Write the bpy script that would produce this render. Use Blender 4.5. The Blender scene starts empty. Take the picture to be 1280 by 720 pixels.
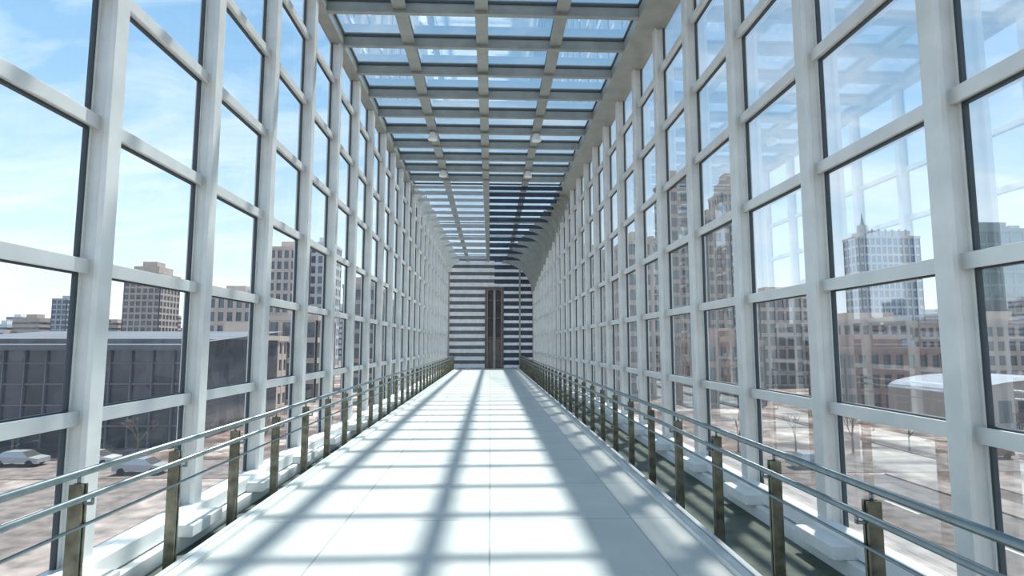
import bpy, math, random
from mathutils import Vector, Matrix
random.seed(7)
S=bpy.context.scene
try:
    S.view_settings.view_transform='Standard'
    S.view_settings.exposure=0.72
except Exception: pass

# ---------------- materials ----------------
def newmat(name):
    m=bpy.data.materials.new(name); m.use_nodes=True
    nt=m.node_tree; b=nt.nodes['Principled BSDF']; return m,nt,b
def paint(name,col,rough=.5,metal=0.,noise=.08,scale=6.,bump=0.):
    m,nt,b=newmat(name)
    tc=nt.nodes.new('ShaderNodeTexCoord'); n=nt.nodes.new('ShaderNodeTexNoise')
    n.inputs['Scale'].default_value=scale; n.inputs['Detail'].default_value=5
    nt.links.new(tc.outputs['Object'],n.inputs['Vector'])
    r=nt.nodes.new('ShaderNodeValToRGB')
    r.color_ramp.elements[0].position=.3; r.color_ramp.elements[1].position=.7
    r.color_ramp.elements[0].color=[c*(1-noise) for c in col]+[1]
    r.color_ramp.elements[1].color=[min(1,c*(1+noise)) for c in col]+[1]
    nt.links.new(n.outputs['Fac'],r.inputs['Fac']); nt.links.new(r.outputs['Color'],b.inputs['Base Color'])
    b.inputs['Roughness'].default_value=rough; b.inputs['Metallic'].default_value=metal
    return m
def glassmat(name,tint,refl=1.0,haze=0.):
    m=bpy.data.materials.new(name); m.use_nodes=True; nt=m.node_tree; nt.nodes.clear()
    o=nt.nodes.new('ShaderNodeOutputMaterial'); mx=nt.nodes.new('ShaderNodeMixShader')
    t=nt.nodes.new('ShaderNodeBsdfTransparent'); g=nt.nodes.new('ShaderNodeBsdfGlossy')
    g.inputs['Roughness'].default_value=.02
    f=nt.nodes.new('ShaderNodeFresnel'); f.inputs['IOR'].default_value=1.45
    ml=nt.nodes.new('ShaderNodeMath'); ml.operation='MULTIPLY'; ml.inputs[1].default_value=refl
    tc=nt.nodes.new('ShaderNodeTexCoord'); n=nt.nodes.new('ShaderNodeTexNoise'); n.inputs['Scale'].default_value=1.3
    r=nt.nodes.new('ShaderNodeValToRGB')
    r.color_ramp.elements[0].color=[c*.96 for c in tint]+[1]; r.color_ramp.elements[1].color=list(tint)+[1]
    nt.links.new(tc.outputs['Object'],n.inputs['Vector']); nt.links.new(n.outputs['Fac'],r.inputs['Fac'])
    nt.links.new(r.outputs['Color'],t.inputs['Color'])
    src=t
    if haze:  # pale translucent mix puts the outdoor haze into the glass itself
        tl=nt.nodes.new('ShaderNodeBsdfTranslucent'); tl.inputs['Color'].default_value=(.85,.92,1,1)
        m2=nt.nodes.new('ShaderNodeMixShader'); m2.inputs[0].default_value=haze
        nt.links.new(t.outputs[0],m2.inputs[1]); nt.links.new(tl.outputs[0],m2.inputs[2]); src=m2
    nt.links.new(f.outputs[0],ml.inputs[0]); nt.links.new(ml.outputs[0],mx.inputs[0])
    nt.links.new(src.outputs[0],mx.inputs[1]); nt.links.new(g.outputs[0],mx.inputs[2])
    nt.links.new(mx.outputs[0],o.inputs['Surface']); return m

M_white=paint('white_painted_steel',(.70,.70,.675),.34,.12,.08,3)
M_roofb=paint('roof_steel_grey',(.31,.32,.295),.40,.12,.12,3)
M_sill=paint('white_sill_panel',(.76,.77,.75),.5,0,.06,4)
M_gask=paint('dark_gasket',(.05,.065,.075),.6)
M_glass=glassmat('clear_glazing',(.92,.96,.985),.40,.05)
M_rglass=glassmat('roof_glazing',(.82,.92,.97),.4,.02)
M_steel=paint('brushed_steel_tube',(.22,.26,.26),.32,.8,.12,12)
M_post=paint('weathered_bronze_post',(.16,.15,.11),.34,.7,.5,9)
M_gut=paint('gutter_green_grey',(.085,.105,.08),.6,0,.3,5)
M_curb=paint('curb_light_metal',(.60,.63,.62),.35,.2,.08,5)
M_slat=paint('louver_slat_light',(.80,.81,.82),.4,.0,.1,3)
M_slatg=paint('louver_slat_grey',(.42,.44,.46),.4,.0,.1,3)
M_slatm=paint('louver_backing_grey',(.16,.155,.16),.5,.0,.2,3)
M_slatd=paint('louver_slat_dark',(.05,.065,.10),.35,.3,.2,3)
M_dark=paint('dark_steel',(.07,.065,.07),.5,.2,.2,3)
M_brown=paint('portal_brown',(.15,.12,.105),.5,.2,.3,3)
M_lamp=paint('lamp_housing_white',(.8,.8,.78),.4)

def floor_mat():
    m,nt,b=newmat('walkway_floor_slabs')
    tc=nt.nodes.new('ShaderNodeTexCoord')
    br=nt.nodes.new('ShaderNodeTexBrick'); br.offset=0; br.inputs['Scale'].default_value=1
    br.inputs['Brick Width'].default_value=1.55; br.inputs['Row Height'].default_value=1.6
    br.inputs['Mortar Size'].default_value=.010; br.inputs['Mortar Smooth'].default_value=.2
    br.inputs['Color1'].default_value=(.56,.575,.545,1); br.inputs['Color2'].default_value=(.60,.61,.58,1)
    br.inputs['Mortar'].default_value=(.34,.36,.35,1)
    nt.links.new(tc.outputs['Object'],br.inputs['Vector'])
    n=nt.nodes.new('ShaderNodeTexNoise'); n.inputs['Scale'].default_value=1.6; n.inputs['Detail'].default_value=8
    n2=nt.nodes.new('ShaderNodeTexNoise'); n2.inputs['Scale'].default_value=60
    nt.links.new(tc.outputs['Object'],n.inputs['Vector']); nt.links.new(tc.outputs['Object'],n2.inputs['Vector'])
    mx=nt.nodes.new('ShaderNodeMix'); mx.data_type='RGBA'; mx.blend_type='MULTIPLY'; mx.inputs[0].default_value=.4
    r=nt.nodes.new('ShaderNodeValToRGB'); r.color_ramp.elements[0].color=(.7,.72,.71,1); r.color_ramp.elements[0].position=.3
    r.color_ramp.elements[1].position=.65
    nt.links.new(n.outputs['Fac'],r.inputs['Fac'])
    nt.links.new(br.outputs['Color'],mx.inputs[6]); nt.links.new(r.outputs['Color'],mx.inputs[7])
    nt.links.new(mx.outputs[2],b.inputs['Base Color'])
    b.inputs['Roughness'].default_value=.42
    bp=nt.nodes.new('ShaderNodeBump'); bp.inputs['Strength'].default_value=.04
    nt.links.new(n2.outputs['Fac'],bp.inputs['Height']); nt.links.new(bp.outputs['Normal'],b.inputs['Normal'])
    return m
M_floor=floor_mat()

# ---------------- mesh helpers ----------------
class MB:
    def __init__(s): s.v=[];s.f=[];s.m=[]
    def box(s,x0,x1,y0,y1,z0,z1,mi=0):
        b=len(s.v)
        for z in(z0,z1):
            for x,y in((x0,y0),(x1,y0),(x1,y1),(x0,y1)): s.v.append((x,y,z))
        for q in((3,2,1,0),(4,5,6,7),(0,1,5,4),(1,2,6,5),(2,3,7,6),(3,0,4,7)):
            s.f.append([b+i for i in q]); s.m.append(mi)
    def rbox(s,cx,cy,w,d,z0,z1,ang,mi=0):
        b=len(s.v); c,sn=math.cos(ang),math.sin(ang)
        for z in(z0,z1):
            for x,y in((-w/2,-d/2),(w/2,-d/2),(w/2,d/2),(-w/2,d/2)):
                s.v.append((cx+x*c-y*sn,cy+x*sn+y*c,z))
        for q in((3,2,1,0),(4,5,6,7),(0,1,5,4),(1,2,6,5),(2,3,7,6),(3,0,4,7)):
            s.f.append([b+i for i in q]); s.m.append(mi)
    def quad(s,p,mi=0):
        b=len(s.v); s.v+=p; s.f.append([b+i for i in range(len(p))]); s.m.append(mi)
    def tube(s,p,q,r,mi=0,n=12,r2=None):
        p=Vector(p);q=Vector(q);d=(q-p).normalized()
        u=d.orthogonal().normalized(); w=d.cross(u); b=len(s.v); r2=r if r2 is None else r2
        for c,rr in((p,r),(q,r2)):
            for i in range(n):
                a=2*math.pi*i/n; s.v.append(tuple(c+(u*math.cos(a)+w*math.sin(a))*rr))
        for i in range(n):
            j=(i+1)%n; s.f.append([b+i,b+j,b+n+j,b+n+i]); s.m.append(mi)
        s.f.append([b+i for i in reversed(range(n))]); s.m.append(mi)
        s.f.append([b+n+i for i in range(n)]); s.m.append(mi)
    def obj(s,name,mats,parent=None,bevel=0,smooth=False,loc=None):
        me=bpy.data.meshes.new(name); 
        me.from_pydata(s.v,[],s.f)
        for m in mats: me.materials.append(m)
        me.polygons.foreach_set('material_index',s.m)
        me.update()
        o=bpy.data.objects.new(name,me); S.collection.objects.link(o)
        if parent: o.parent=parent
        if bevel:
            md=o.modifiers.new('bevel','BEVEL'); md.width=bevel; md.segments=2; md.limit_method='ANGLE'
        if loc: o.location=loc
        return o
def empty(name):
    e=bpy.data.objects.new(name,None); S.collection.objects.link(e); return e

# ---------------- bridge dimensions ----------------
EYE=1.9
XL,XR=-3.42,3.52          # glazing planes
Y0,Y1=-6.0,45.0
ROOF=8.55
RH=1.24
ysL=[4.87+1.75*i for i in range(-6,24)]; ysL=[y for y in ysL if Y0<y<Y1-.2]
ysR=[4.03+1.75*i for i in range(-5,26)]; ysR=[y for y in ysR if Y0<y<Y1-.2]

def wall(XG,inn,ys,name,wname,row0):
    rows=[row0+RH*i for i in range(7)]
    e=empty(name)
    mb=MB(); g=MB()
    def bx(m,a,b,*r):
        a,b=sorted((XG+inn*a,XG+inn*b)); m.box(a,b,*r)
    for y in ys:
        bx(mb,-.06,.15,y-.045,y+.045,-.35,ROOF+.1)
        bx(mb,.14,.19,y-.085,y+.085,-.35,ROOF+.1)
        bx(mb,-.02,.03,y-.075,y+.075,-.35,ROOF+.1)
    mbc=MB()
    for i,z in enumerate(rows+[ROOF]):
        h=.045 if 0<i<7 else .08
        bx(mbc,-.025,.075,Y0,Y1,z-h,z+h)
        bx(mbc,.065,.09,Y0,Y1,z-h-.015,z+h+.015)
    sb=MB()
    bx(sb,-.05,.34,Y0,Y1,-.35,-.02)
    for y in ys: bx(sb,.19,.46,y-.62,y+.02,-.02,.10)
    bx(sb,.10,.26,Y0,Y1,.0,.16)
    ed=[Y0]+ys+[Y1]
    allz=rows+[ROOF]
    gk=MB()
    for k in range(len(ed)-1):
        ya=ed[k]+(.076 if k else 0); yb=ed[k+1]-(.076 if k<len(ed)-2 else 0)
        for j in range(len(allz)-1):
            za=allz[j]+.046; zb=allz[j+1]-.046
            t=.020; x0,x1=XG-.02,XG+.02
            gk.box(x0,x1,ya,ya+t,za,zb); gk.box(x0,x1,yb-t,yb,za,zb)
            gk.box(x0,x1,ya+t,yb-t,za,za+t); gk.box(x0,x1,ya+t,yb-t,zb-t,zb)
            g.quad([(XG,ya+t,za+t),(XG,yb-t,za+t),(XG,yb-t,zb-t),(XG,ya+t,zb-t)])
    mb.obj('column',[M_white],e,.006); mbc.obj('transom',[M_white],e,.005)
    sb.obj('sill_panel',[M_sill],e,.008)
    w=empty(wname)
    gk.obj('gasket',[M_gask],w); g.obj('glass_pane',[M_glass],w)
wall(XL,1,ysL,'wall_left','window_1',.06)
wall(XR,-1,ysR,'wall_right','window_2',.02)

# floor
CL,CR=-2.52,2.02
f=MB(); f.box(CL,CR,Y0,Y1,-.25,0); f.obj('floor',[M_floor])
for nm,xa,xg,inn in(('trim_1',CL,XL,1),('trim_2',CR,XR,-1)):
    t=MB()
    a,b=sorted((xa,xa-inn*.10)); t.box(a,b,Y0,Y1,-.25,.05,0)
    a,b=sorted((xa-inn*.10,xa-inn*.13)); t.box(a,b,Y0,Y1,-.25,.0,1)
    a,b=sorted((xa-inn*.13,xa-inn*.19)); t.box(a,b,Y0,Y1,-.25,.035,0)
    a,b=sorted((xa-inn*.19,xg+inn*.34)); t.box(a,b,Y0,Y1,-.35,-.16,1)
    t.obj(nm,[M_curb,M_gut],None,.006)
d=MB(); d.box(XL-.3,XR+.3,Y0,Y1,-1.1,-.36); 
for y in range(int(Y0),int(Y1),3): d.box(XL-.4,XR+.4,y-.1,y+.1,-1.4,-1.05)
d.obj('bridge_deck_girder',[M_white])
d=MB()
for y in (-4,14,32):
    d.tube((-1.8,y,-10),(-1.8,y,-1.3),.45,n=20); d.tube((1.8,y,-10),(1.8,y,-1.3),.45,n=20); d.box(-3,3,y-.5,y+.5,-1.9,-1.35)
d.obj('bridge_pier',[M_white])

# handrails
def railing(px,inn,ystart,sp,name):
    e=empty(name)
    p=MB(); r=MB(); k=MB()
    y=ystart-sp*6
    while y<Y1-.6:
        p.box(px-.045,px+.045,y-.030,y-.010,-.16,.95,0)
        p.box(px-.045,px+.045,y+.010,y+.030,-.16,.95,0)
        p.box(px-.035,px+.035,y-.010,y+.010,-.1,.92,0)
        p.box(px-.08,px+.08,y-.07,y+.07,-.16,-.14,0)
        k.tube((px,y,.94),(px,y,1.005),.012)
        k.tube((px,y,.82),(px+inn*.10,y,.82),.011,n=8); k.tube((px+inn*.10,y,.815),(px+inn*.10,y,.87),.011,n=8)
        y+=sp
    r.tube((px,Y0,1.02),(px,Y1-.4,1.02),.026,n=16)
    r.tube((px+inn*.10,Y0,.88),(px+inn*.10,Y1-.4,.88),.022,n=16)
    r.tube((px+inn*.055,Y0,.68),(px+inn*.055,Y1-.4,.68),.011,n=10)
    a=p.obj('post',[M_post],e,.003); b=r.obj('rail',[M_steel],e); c=k.obj('bracket',[M_steel],e)
    for o in(b,c):
        for f in o.data.polygons: f.use_smooth=len(f.vertices)==4
railing(-2.80,1,4.10,1.20,'handrail')
railing(2.33,-1,3.5,1.2,'handrail')

# roof
e=empty('ceiling')
c=MB(); 
DR=1.28
yr=[11.95+DR*i for i in range(-14,40)]; yr=[y for y in yr if Y0<y<Y1]
RE1=2.93; YF=22.4
for k,y in enumerate(yr):
    if y<YF:
        c.box(XL,XR,y-.03,y+.03,ROOF-.18,ROOF+.12)
        c.box(XL,XR,y-.05,y+.05,ROOF-.20,ROOF-.16)
    else:
        c.box(XL,XR,y-.02,y+.02,ROOF+.02,ROOF+.09)
pur=[-1.80,-.20,1.40]
for x in pur:
    c.box(x-.09,x+.09,Y0,Y1,ROOF-.08,ROOF+.14); c.box(x-.13,x+.13,Y0,Y1,ROOF-.12,ROOF-.08)
c.box(XL-.05,XL+.22,Y0,Y1,ROOF-.22,ROOF+.14)
c.box(RE1,XR+.05,Y0,Y1,ROOF-.22,ROOF+.14)
c.obj('roof_beam',[M_roofb],e,.006)
g=MB(); gk=MB()
xs=[XL+.13]+pur+[RE1+.09]
for i in range(len(yr)-1):
    for j in range(4):
        xa,xb=xs[j]+.09,xs[j+1]-.09; ya,yb=yr[i]+.03,yr[i+1]-.03; z=ROOF+.05
        g.quad([(xa,ya,z),(xb,ya,z),(xb,yb,z),(xa,yb,z)]); t=.025
        if yr[i]>YF: continue
        gk.box(xa,xa+t,ya,yb,z-.03,z+.03); gk.box(xb-t,xb,ya,yb,z-.03,z+.03)
        gk.box(xa,xb,ya,ya+t,z-.03,z+.03); gk.box(xa,xb,yb-t,yb,z-.03,z+.03)
g.obj('roof_glass',[M_rglass],e); gk.obj('roof_gasket',[M_gask],e)
l=MB(); y=YF+.3
while y<Y1-.6:
    h=.12+.006*(y-YF)
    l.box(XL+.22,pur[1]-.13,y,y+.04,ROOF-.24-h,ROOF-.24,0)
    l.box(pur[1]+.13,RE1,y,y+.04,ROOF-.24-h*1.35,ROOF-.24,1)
    y+=.0019*y*y
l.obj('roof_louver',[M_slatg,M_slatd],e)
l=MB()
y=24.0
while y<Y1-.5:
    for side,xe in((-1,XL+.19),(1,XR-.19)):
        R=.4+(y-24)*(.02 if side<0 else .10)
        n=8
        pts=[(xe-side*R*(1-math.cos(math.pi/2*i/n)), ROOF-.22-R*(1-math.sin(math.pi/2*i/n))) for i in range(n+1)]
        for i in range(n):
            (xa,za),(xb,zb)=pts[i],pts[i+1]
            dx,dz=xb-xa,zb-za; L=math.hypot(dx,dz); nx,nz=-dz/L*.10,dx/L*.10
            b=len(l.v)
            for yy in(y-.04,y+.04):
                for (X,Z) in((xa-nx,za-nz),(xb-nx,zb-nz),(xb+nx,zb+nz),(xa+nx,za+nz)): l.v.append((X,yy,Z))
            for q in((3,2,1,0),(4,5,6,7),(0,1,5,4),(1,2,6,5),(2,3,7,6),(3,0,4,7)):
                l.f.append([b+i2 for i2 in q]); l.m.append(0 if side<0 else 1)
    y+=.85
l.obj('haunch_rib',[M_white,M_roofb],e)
for (x,y) in((-1.80,17.07),(1.40,17.07),(-1.80,20.91),(1.40,20.91)):
    m=MB(); z=ROOF-.17
    m.tube((x,y,z),(x,y,z-.10),.09,n=20,r2=.12); m.tube((x,y,z-.10),(x,y,z-.22),.13,n=20,r2=.15)
    m.obj('ceiling_spotlight',[M_lamp],None,.004)

# end wall: louvred screen with a tall narrow portal
e=empty('wall_end')
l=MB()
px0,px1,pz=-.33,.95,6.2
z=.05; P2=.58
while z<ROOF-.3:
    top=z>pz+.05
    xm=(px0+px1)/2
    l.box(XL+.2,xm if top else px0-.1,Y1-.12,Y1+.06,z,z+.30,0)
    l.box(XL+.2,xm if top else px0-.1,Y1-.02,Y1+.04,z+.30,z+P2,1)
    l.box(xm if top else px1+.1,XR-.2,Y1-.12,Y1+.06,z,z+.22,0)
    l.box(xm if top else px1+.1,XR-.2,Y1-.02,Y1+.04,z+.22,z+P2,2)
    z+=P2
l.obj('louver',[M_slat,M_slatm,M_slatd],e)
w=MB()
for x in(XL+.1,XR-1.2,XR-.1): w.box(x-.06,x+.06,Y1-.2,Y1+.2,-.25,ROOF)
w.obj('mullion',[M_roofb],e)
w=MB()
for x in(px0,px1): w.box(x-.1,x+.1,Y1-.2,Y1+.2,-.25,pz)
w.box(px0-.1,px1+.1,Y1-.2,Y1+.2,pz,pz+.18)
w.obj('jamb',[M_brown],e)
w=MB(); cx=(px0+px1)/2
w.box(px0+.12,cx-.1,Y1+.0,Y1+.06,0,2.3,0); w.box(cx+.1,px1-.12,Y1+.0,Y1+.06,0,2.3,0)
for z in(2.35,3.9,5.3): w.box(px0+.12,px1-.12,Y1-.02,Y1+.1,z,z+.10,0)
w.box(cx-.09,cx+.09,Y1-.06,Y1+.1,0,pz-.02,2)
w.box(px0+.12,px1-.12,Y1+.11,Y1+.15,0,pz-.05,1)
w.obj('door_1',[M_brown,M_dark,M_roofb])

# ---------------- exterior ----------------
GZ=-10.
def facade_glass(name,col,rough=.15):
    m,nt,b=newmat(name)
    tc=nt.nodes.new('ShaderNodeTexCoord'); v=nt.nodes.new('ShaderNodeTexVoronoi'); v.inputs['Scale'].default_value=.45
    nt.links.new(tc.outputs['Object'],v.inputs['Vector'])
    r=nt.nodes.new('ShaderNodeValToRGB'); r.color_ramp.elements[0].color=[c*.5 for c in col]+[1]; r.color_ramp.elements[1].color=[min(1,c*1.5) for c in col]+[1]
    nt.links.new(v.outputs['Color'],r.inputs['Fac']); nt.links.new(r.outputs['Color'],b.inputs['Base Color'])
    b.inputs['Roughness'].default_value=rough; b.inputs['Metallic'].default_value=.3
    return m
G_dark=facade_glass('office_glass_dark',(.08,.10,.12))
G_hall=facade_glass('hall_glass_slate',(.065,.075,.09))
G_blue=facade_glass('office_glass_blue',(.10,.19,.29))
G_teal=facade_glass('office_glass_teal',(.04,.12,.145))
B_beige=paint('facade_beige',(.52,.44,.38),.8,0,.1,.2)
B_tan=paint('facade_tan',(.41,.34,.29),.8,0,.12,.2)
B_brick=paint('facade_brick',(.36,.25,.205),.85,0,.15,.3)
B_white=paint('facade_white',(.56,.57,.58),.7,0,.08,.2)
B_grey=paint('facade_grey',(.33,.37,.42),.6,0,.1,.2)
B_slate=paint('roof_slate',(.12,.13,.145),.6,0,.2,.1)
B_tealf=paint('facade_dark_teal',(.10,.20,.22),.4,.2,.1,.2)

def building(name,x0,x1,y0,d,top,fac,gl,fl=3.4,pw=3.0,pier=.9,span=1.1,crown=None,ang=0):
    mb=MB(); W=x1-x0; w=W; h=top-GZ
    mb.box(-w/2+.3,w/2-.3,.3,d-.3,0,h-.5,1)
    n=max(1,int(h/fl))
    for i in range(n+1):
        z=i*h/n; mb.box(-w/2+.05,w/2-.05,.05,d-.05,max(0,z-span/2),min(h,z+span/2),0)
    k=max(2,int(w/pw))
    for i in range(k+1):
        x=-w/2+i*w/k
        xa=max(-w/2,x-pier/2); xb=min(w/2,x+pier/2)
        mb.box(xa,xb,0,.35,0,h,0); mb.box(xa,xb,d-.35,d,0,h,0)
    k=max(2,int(d/pw))
    for i in range(k+1):
        y=i*d/k; ya=max(0,y-pier/2); yb=min(d,y+pier/2)
        mb.box(-w/2,-w/2+.35,ya,yb,0,h,0); mb.box(w/2-.35,w/2,ya,yb,0,h,0)
    mb.box(-w/2-.2,w/2+.2,-.2,d+.2,h-.2,h+.8,0)
    mb.box(-w*.25,w*.2,d*.3,d*.7,h+.8,h+3.2,0); mb.box(w*.25,w*.38,d*.3,d*.5,h+.8,h+2.2,2)
    if crown=='spire':
        mb.box(-w*.38,w*.38,d*.12,d*.88,h+.8,h+3.5,0)
        for i in range(7): mb.box(-w*.36+i*w*.11,-w*.36+i*w*.11+.6,d*.1,d*.15,h+.8,h+4.2,2)
        mb.box(-w*.36,-w*.22,d*.4,d*.6,h+3.5,h+7,0)
        mb.tube((-w*.29,d*.5,h+7),(-w*.29,d*.5,h+13),.9,2,8,.15)
    if crown=='step':
        mb.box(-w*.35,w*.35,d*.15,d*.85,h+.8,h+5,0); mb.box(-w*.2,w*.2,d*.3,d*.7,h+5,h+8,0)
    o=mb.obj(name,[fac,gl,B_grey]); o.location=((x0+x1)/2,y0,GZ); o.rotation_euler[2]=ang
    return o
def P(px,D): return (px-613)/711*D
def T(py,D): return EYE+(430-py)/711*D
def bp(name,pxa,pxb,D,py,d,fac,gl,**k):
    return building(name,P(pxa,D),P(pxb,D),D,d,T(py,D),fac,gl,**k)
# right side
bp('skyscraper',1090,1172,260,292,12,B_white,G_blue,fl=4,pw=2.6,pier=.7,span=1.0,crown='spire')
bp('glass_office_tower',1228,1330,170,282,8,B_tealf,G_teal,fl=4,pw=4,pier=.4,span=.8)
bp('brick_apartment_block',1050,1185,150,404,14,B_beige,G_dark,fl=3.0,pw=2.4)
bp('brick_apartment_block',1205,1350,125,405,12,B_beige,G_dark,fl=3.0,pw=2.4)
bp('brick_apartment_block',1062,1190,100,440,12,B_brick,G_dark,fl=3.0,pw=2.2)
bp('beige_office_block',955,1022,160,370,12,B_beige,G_dark,pw=2.2,pier=.7)
bp('tan_residential_tower',890,922,150,268,12,B_tan,G_dark,pw=2.0)
bp('tan_residential_tower',843,868,150,215,14,B_tan,G_dark,pw=2.0)
bp('beige_office_block',912,945,190,235,12,B_beige,G_blue,pw=2.2,crown='step')
bp('beige_residential_tower',785,835,130,300,14,B_beige,G_dark,pw=2.4)
bp('tan_residential_tower',720,770,110,320,14,B_tan,G_dark,pw=2.4)
bp('brick_apartment_block',870,960,110,430,12,B_brick,G_dark,fl=3.0,pw=2.2)
bp('brick_apartment_block',1380,1500,150,370,20,B_tan,G_dark,pw=3)
bp('brick_apartment_block',545,690,80,345,14,B_brick,G_dark,pw=2.2)
# left side
bp('tan_residential_tower',164,208,320,345,20,B_tan,G_dark,pw=3,crown='step')
bp('beige_office_block',266,320,150,372,12,B_beige,G_dark,pw=2.2)
bp('beige_residential_tower',338,372,190,312,14,B_beige,G_dark,pw=2.2)
bp('beige_residential_tower',388,414,200,306,14,B_white,G_dark,pw=2.2)
bp('brick_apartment_block',340,400,120,400,14,B_beige,G_dark,pw=2.4)
bp('tan_residential_tower',430,470,150,360,14,B_tan,G_dark,pw=2.2)
bp('brick_apartment_block',478,530,120,380,14,B_tan,G_dark,pw=2.2)
bp('glass_office_tower',80,98,420,376,20,B_grey,G_dark,pw=3)
bp('brick_apartment_block',255,330,100,425,14,B_beige,G_dark,fl=3.0,pw=2.2)
# long glazed convention hall, left
hb=MB(); D=68; xa,xb=P(-150,D),P(238,D); top=T(408,D)
w=xb-xa
hb.box(0,w,.5,30,0,top-GZ-1.5,0)
hb.quad([(-1,-1.5,top-GZ-2.2),(w+1,-1.5,top-GZ-2.2),(w+1,30,top-GZ),(-1,30,top-GZ)],1)
hb.quad([(-1,-1.5,top-GZ-2.8),(w+1,-1.5,top-GZ-2.8),(w+1,-1.5,top-GZ-2.2),(-1,-1.5,top-GZ-2.2)],1)
hb.quad([(-1,-1.5,top-GZ-2.8),(w+1,-1.5,top-GZ-2.8),(w+1,.5,top-GZ-2.8),(-1,.5,top-GZ-2.8)],1)
for i in range(int(w/2.4)+1): hb.box(i*2.4,i*2.4+.15,.2,.55,0,top-GZ-2.8,1)
for z in(2.4,4.8,7.2,9.6): hb.box(0,w,.3,.55,z,z+.18,1)
o=hb.obj('convention_hall',[G_hall,B_slate]); o.location=(xa,D,GZ)
# vaulted-roof hall, right
vb=MB(); n=14; Wv,Dv,Hv=26,16,5.0
pts=[(-Wv/2,0)]+[(-Wv/2*math.cos(math.pi*i/n),Hv+2.2*math.sin(math.pi*i/n)) for i in range(n+1)]+[(Wv/2,0)]
vb.quad([(x,0,z) for x,z in pts],0); vb.quad([(x,Dv,z) for x,z in reversed(pts)],0)
for i in range(len(pts)-1):
    a,b=pts[i],pts[i+1]; mi=0 if i in(0,len(pts)-2) else 1
    vb.quad([(a[0],-.6 if mi else 0,a[1]),(a[0],Dv,a[1]),(b[0],Dv,b[1]),(b[0],-.6 if mi else 0,b[1])],mi)
for i in range(9): vb.box(-Wv/2+1.2+i*2.8,-Wv/2+3.0+i*2.8,-.08,.1,1.2,4.2,2)
o=vb.obj('vaulted_roof_hall',[B_beige,B_grey,G_dark]); o.location=(P(1250,76)+10,76,GZ)
# distant skyline: one object
sk=MB()
for side in(-1,1):
    for i in range(170):
        D=random.uniform(440,800); X=side*random.uniform(.1,1.3)*D
        hh=random.choice([12,16,20,26,34,44])*random.uniform(.7,1.2); ww=random.uniform(10,28); a=random.uniform(-.3,.3); mi=random.choice([0,0,1,2,3])
        sk.rbox(X,D,ww,14,GZ,GZ+hh,a,mi); sk.rbox(X,D,ww*.4,6,GZ+hh,GZ+hh+3,a,mi)
        for z in range(3,int(hh),4): sk.rbox(X,D,ww+.2,14.2,GZ+z,GZ+z+1.5,a,4)
sk.obj('distant_city_skyline',[B_white,B_beige,B_grey,B_tan,G_dark])

# ground
def ground_mat():
    m,nt,b=newmat('city_ground')
    tc=nt.nodes.new('ShaderNodeTexCoord')
    n=nt.nodes.new('ShaderNodeTexNoise'); n.inputs['Scale'].default_value=.12; n.inputs['Detail'].default_value=10; n.inputs['Roughness'].default_value=.75
    v=nt.nodes.new('ShaderNodeTexVoronoi'); v.inputs['Scale'].default_value=.2; v.distance='MANHATTAN'
    nt.links.new(tc.outputs['Object'],n.inputs['Vector']); nt.links.new(tc.outputs['Object'],v.inputs['Vector'])
    r=nt.nodes.new('ShaderNodeValToRGB'); el=r.color_ramp.elements
    el[0].position=.38; el[0].color=(.06,.042,.034,1); el[1].position=.62; el[1].color=(.40,.35,.31,1)
    x=el.new(.49); x.color=(.16,.11,.09,1)
    nt.links.new(n.outputs['Fac'],r.inputs['Fac'])
    sv=nt.nodes.new('ShaderNodeSeparateColor'); nt.links.new(v.outputs['Color'],sv.inputs[0])
    mx=nt.nodes.new('ShaderNodeMix'); mx.data_type='RGBA'; mx.blend_type='OVERLAY'; mx.inputs[0].default_value=.5
    nt.links.new(r.outputs['Color'],mx.inputs[6]); nt.links.new(sv.outputs[0],mx.inputs[7])
    nt.links.new(mx.outputs[2],b.inputs['Base Color'])
    b.inputs['Roughness'].default_value=.9; return m
g=MB(); g.box(-1500,1500,-200,2500,GZ-1,GZ); g.obj('ground',[ground_mat()])
M_asph=paint('asphalt',(.15,.125,.112),.85,0,.5,.8); M_line=paint('road_paint',(.6,.6,.56),.7); M_walk=paint('pavement_concrete',(.25,.21,.185),.8,0,.55,.6)
r=MB()
for x in(-32,30):
    r.box(x-6,x+6,-100,52,GZ,GZ+.05,0); r.box(x-9,x-6,-100,52,GZ,GZ+.18,2); r.box(x+6,x+9,-100,52,GZ,GZ+.18,2)
    for k in range(-10,6): r.box(x-.12,x+.12,k*8,k*8+3.5,GZ+.05,GZ+.07,1)
r.box(-140,140,53,61,GZ,GZ+.04,0)
r.box(42,70,18,50,GZ,GZ+.1,2); r.box(-75,-42,12,50,GZ,GZ+.04,0)
for k in range(10): r.box(-74,-43,13+k*3.6,13.15+k*3.6,GZ+.04,GZ+.06,1)
r.obj('street_pavement',[M_asph,M_line,M_walk])
cols=[paint('car_%s'%n,c,.25,.3) for n,c in(('white',(.6,.6,.6)),('silver',(.40,.42,.44)),('black',(.03,.03,.035)),('red',(.20,.08,.06)),('blue',(.10,.13,.18)))]
M_tyre=paint('tyre',(.02,.02,.02),.8)
cm=MB()
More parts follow.
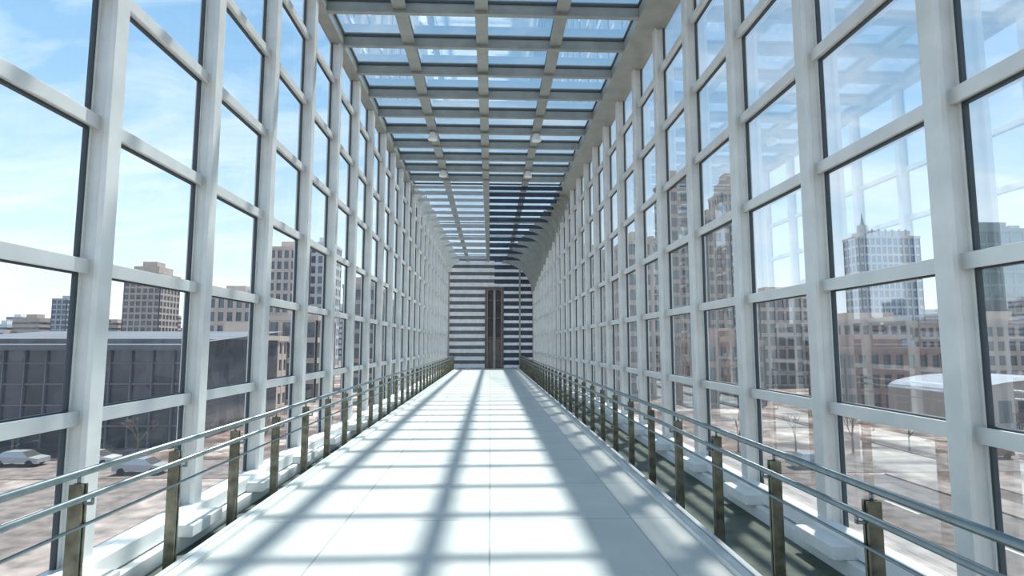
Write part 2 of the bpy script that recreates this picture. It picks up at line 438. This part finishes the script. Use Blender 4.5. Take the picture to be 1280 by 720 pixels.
def car(x,y,a):
    z=GZ+.06; mi=random.choice((0,0,1,1,2,3,4)); c,s=math.cos(a),math.sin(a)
    def tr(p): return (x+p[0]*c-p[1]*s,y+p[0]*s+p[1]*c,z+p[2])
    prof=[(-2.2,.35),(2.2,.35),(2.2,.75),(1.3,.9),(.6,1.4),(-1.2,1.4),(-1.8,.95),(-2.2,.9)]
    b=len(cm.v)
    for sx in(-.85,.85):
        for (l,h) in prof: cm.v.append(tr((l,sx*(1 if h<1.2 else .8),h)))
    n=len(prof)
    cm.f.append([b+i for i in range(n)]);cm.m.append(mi); cm.f.append([b+n+i for i in reversed(range(n))]);cm.m.append(mi)
    for i in range(n):
        j=(i+1)%n; cm.f.append([b+j,b+i,b+n+i,b+n+j]); cm.m.append(5 if i in(3,5) else mi)
    for wx in(-1.4,1.4):
        for wy in(-.8,.8): cm.tube(tr((wx,wy-.12,.32)),tr((wx,wy+.12,.32)),.32,6,10)
for k in range(9):
    for j in range(4):
        if random.random()<.3: car(-72+j*8,14.8+k*3.6,random.uniform(-.05,.05))
for k in range(24):
    if random.random()<.4: car(-60+k*7,55+random.choice((0,4)),0)
cm.obj('parked_cars',cols+[M_tyre,M_tyre])
pm=MB()
M_soil=paint('shrub_brown_green',(.12,.12,.06),.9,0,.4,2)
for k in range(14):
    x=45+(k%5)*5.5; y=21+(k//5)*9
    pm.tube((x,y,GZ+.1),(x,y,GZ+.8),1.5,0,20,1.7)
    pm.tube((x,y,GZ+.8),(x,y,GZ+1.3),1.4,1,12,.9); pm.tube((x,y,GZ+1.3),(x,y,GZ+1.7),.9,1,12,.3)
pm.obj('round_planter_group',[M_walk,M_soil])
tm=MB(); M_bark=paint('bark',(.16,.12,.09),.9,0,.3,3)
def branch(p,d,L,r,n):
    q=p+d*L; tm.tube(p,q,r,0,5,r*.65)
    if n==0: return
    for i in range(3):
        dd=(d+Vector((random.uniform(-.7,.7),random.uniform(-.7,.7),random.uniform(-.1,.5)))).normalized()
        branch(q,dd,L*.72,r*.62,n-1)
for k in range(22): branch(Vector((-70+k*6.5,63.5,GZ)),Vector((0,0,1)),1.5,.12,4)
tm.obj('bare_street_trees',[M_bark])

# ---------------- world ----------------
w=bpy.data.worlds.new('sky'); S.world=w; w.use_nodes=True; nt=w.node_tree; nt.nodes.clear()
o=nt.nodes.new('ShaderNodeOutputWorld'); bg=nt.nodes.new('ShaderNodeBackground')
tc=nt.nodes.new('ShaderNodeTexCoord'); sp=nt.nodes.new('ShaderNodeSeparateXYZ'); nt.links.new(tc.outputs['Generated'],sp.inputs[0])
r=nt.nodes.new('ShaderNodeValToRGB'); el=r.color_ramp.elements
el[0].position=0; el[0].color=(.70,.76,.80,1); el[1].position=1; el[1].color=(.11,.22,.40,1)
a=el.new(.14); a.color=(.50,.64,.75,1); a=el.new(.34); a.color=(.25,.42,.60,1); a=el.new(.6); a.color=(.13,.29,.49,1)
nt.links.new(sp.outputs['Z'],r.inputs['Fac'])
dv=nt.nodes.new('ShaderNodeVectorMath'); dv.operation='DIVIDE'
az=nt.nodes.new('ShaderNodeMath'); az.operation='ADD'; az.inputs[1].default_value=.25; nt.links.new(sp.outputs['Z'],az.inputs[0])
cb=nt.nodes.new('ShaderNodeCombineXYZ')
for i in range(3): nt.links.new(az.outputs[0],cb.inputs[i])
nt.links.new(tc.outputs['Generated'],dv.inputs[0]); nt.links.new(cb.outputs[0],dv.inputs[1])
mp=nt.nodes.new('ShaderNodeMapping'); mp.inputs['Scale'].default_value=(1.0,2.4,1); mp.inputs['Rotation'].default_value=(0,0,.6)
nt.links.new(dv.outputs[0],mp.inputs['Vector'])
n=nt.nodes.new('ShaderNodeTexNoise'); n.inputs['Scale'].default_value=1.5; n.inputs['Detail'].default_value=9; n.inputs['Roughness'].default_value=.62; n.inputs['Distortion'].default_value=.9
nt.links.new(mp.outputs[0],n.inputs['Vector'])
cr=nt.nodes.new('ShaderNodeValToRGB'); cr.color_ramp.elements[0].position=.43; cr.color_ramp.elements[1].position=.92
nt.links.new(n.outputs['Fac'],cr.inputs['Fac'])
mx=nt.nodes.new('ShaderNodeMix'); mx.data_type='RGBA'; mx.inputs[7].default_value=(.74,.77,.79,1)
nt.links.new(cr.outputs['Color'],mx.inputs[0]); nt.links.new(r.outputs['Color'],mx.inputs[6])
nt.links.new(mx.outputs[2],bg.inputs['Color']); bg.inputs['Strength'].default_value=1.12
nt.links.new(bg.outputs[0],o.inputs[0])
L=bpy.data.lights.new('sun','SUN'); L.energy=5.2; L.angle=.03; L.color=(1,.95,.87)
lo=bpy.data.objects.new('sun',L); S.collection.objects.link(lo); lo.location=(20,30,60)
sd=Vector((.23,.33,1)).normalized()
lo.rotation_euler=sd.to_track_quat('Z','Y').to_euler()

# ---------------- camera ----------------
cam=bpy.data.cameras.new('camera'); co=bpy.data.objects.new('camera',cam); S.collection.objects.link(co)
cam.lens=20; cam.sensor_width=36; cam.clip_end=4000; cam.clip_start=.05
co.location=(0,0,EYE)
co.rotation_euler=(math.radians(90+5.62),0,-math.radians(2.17))
S.camera=co
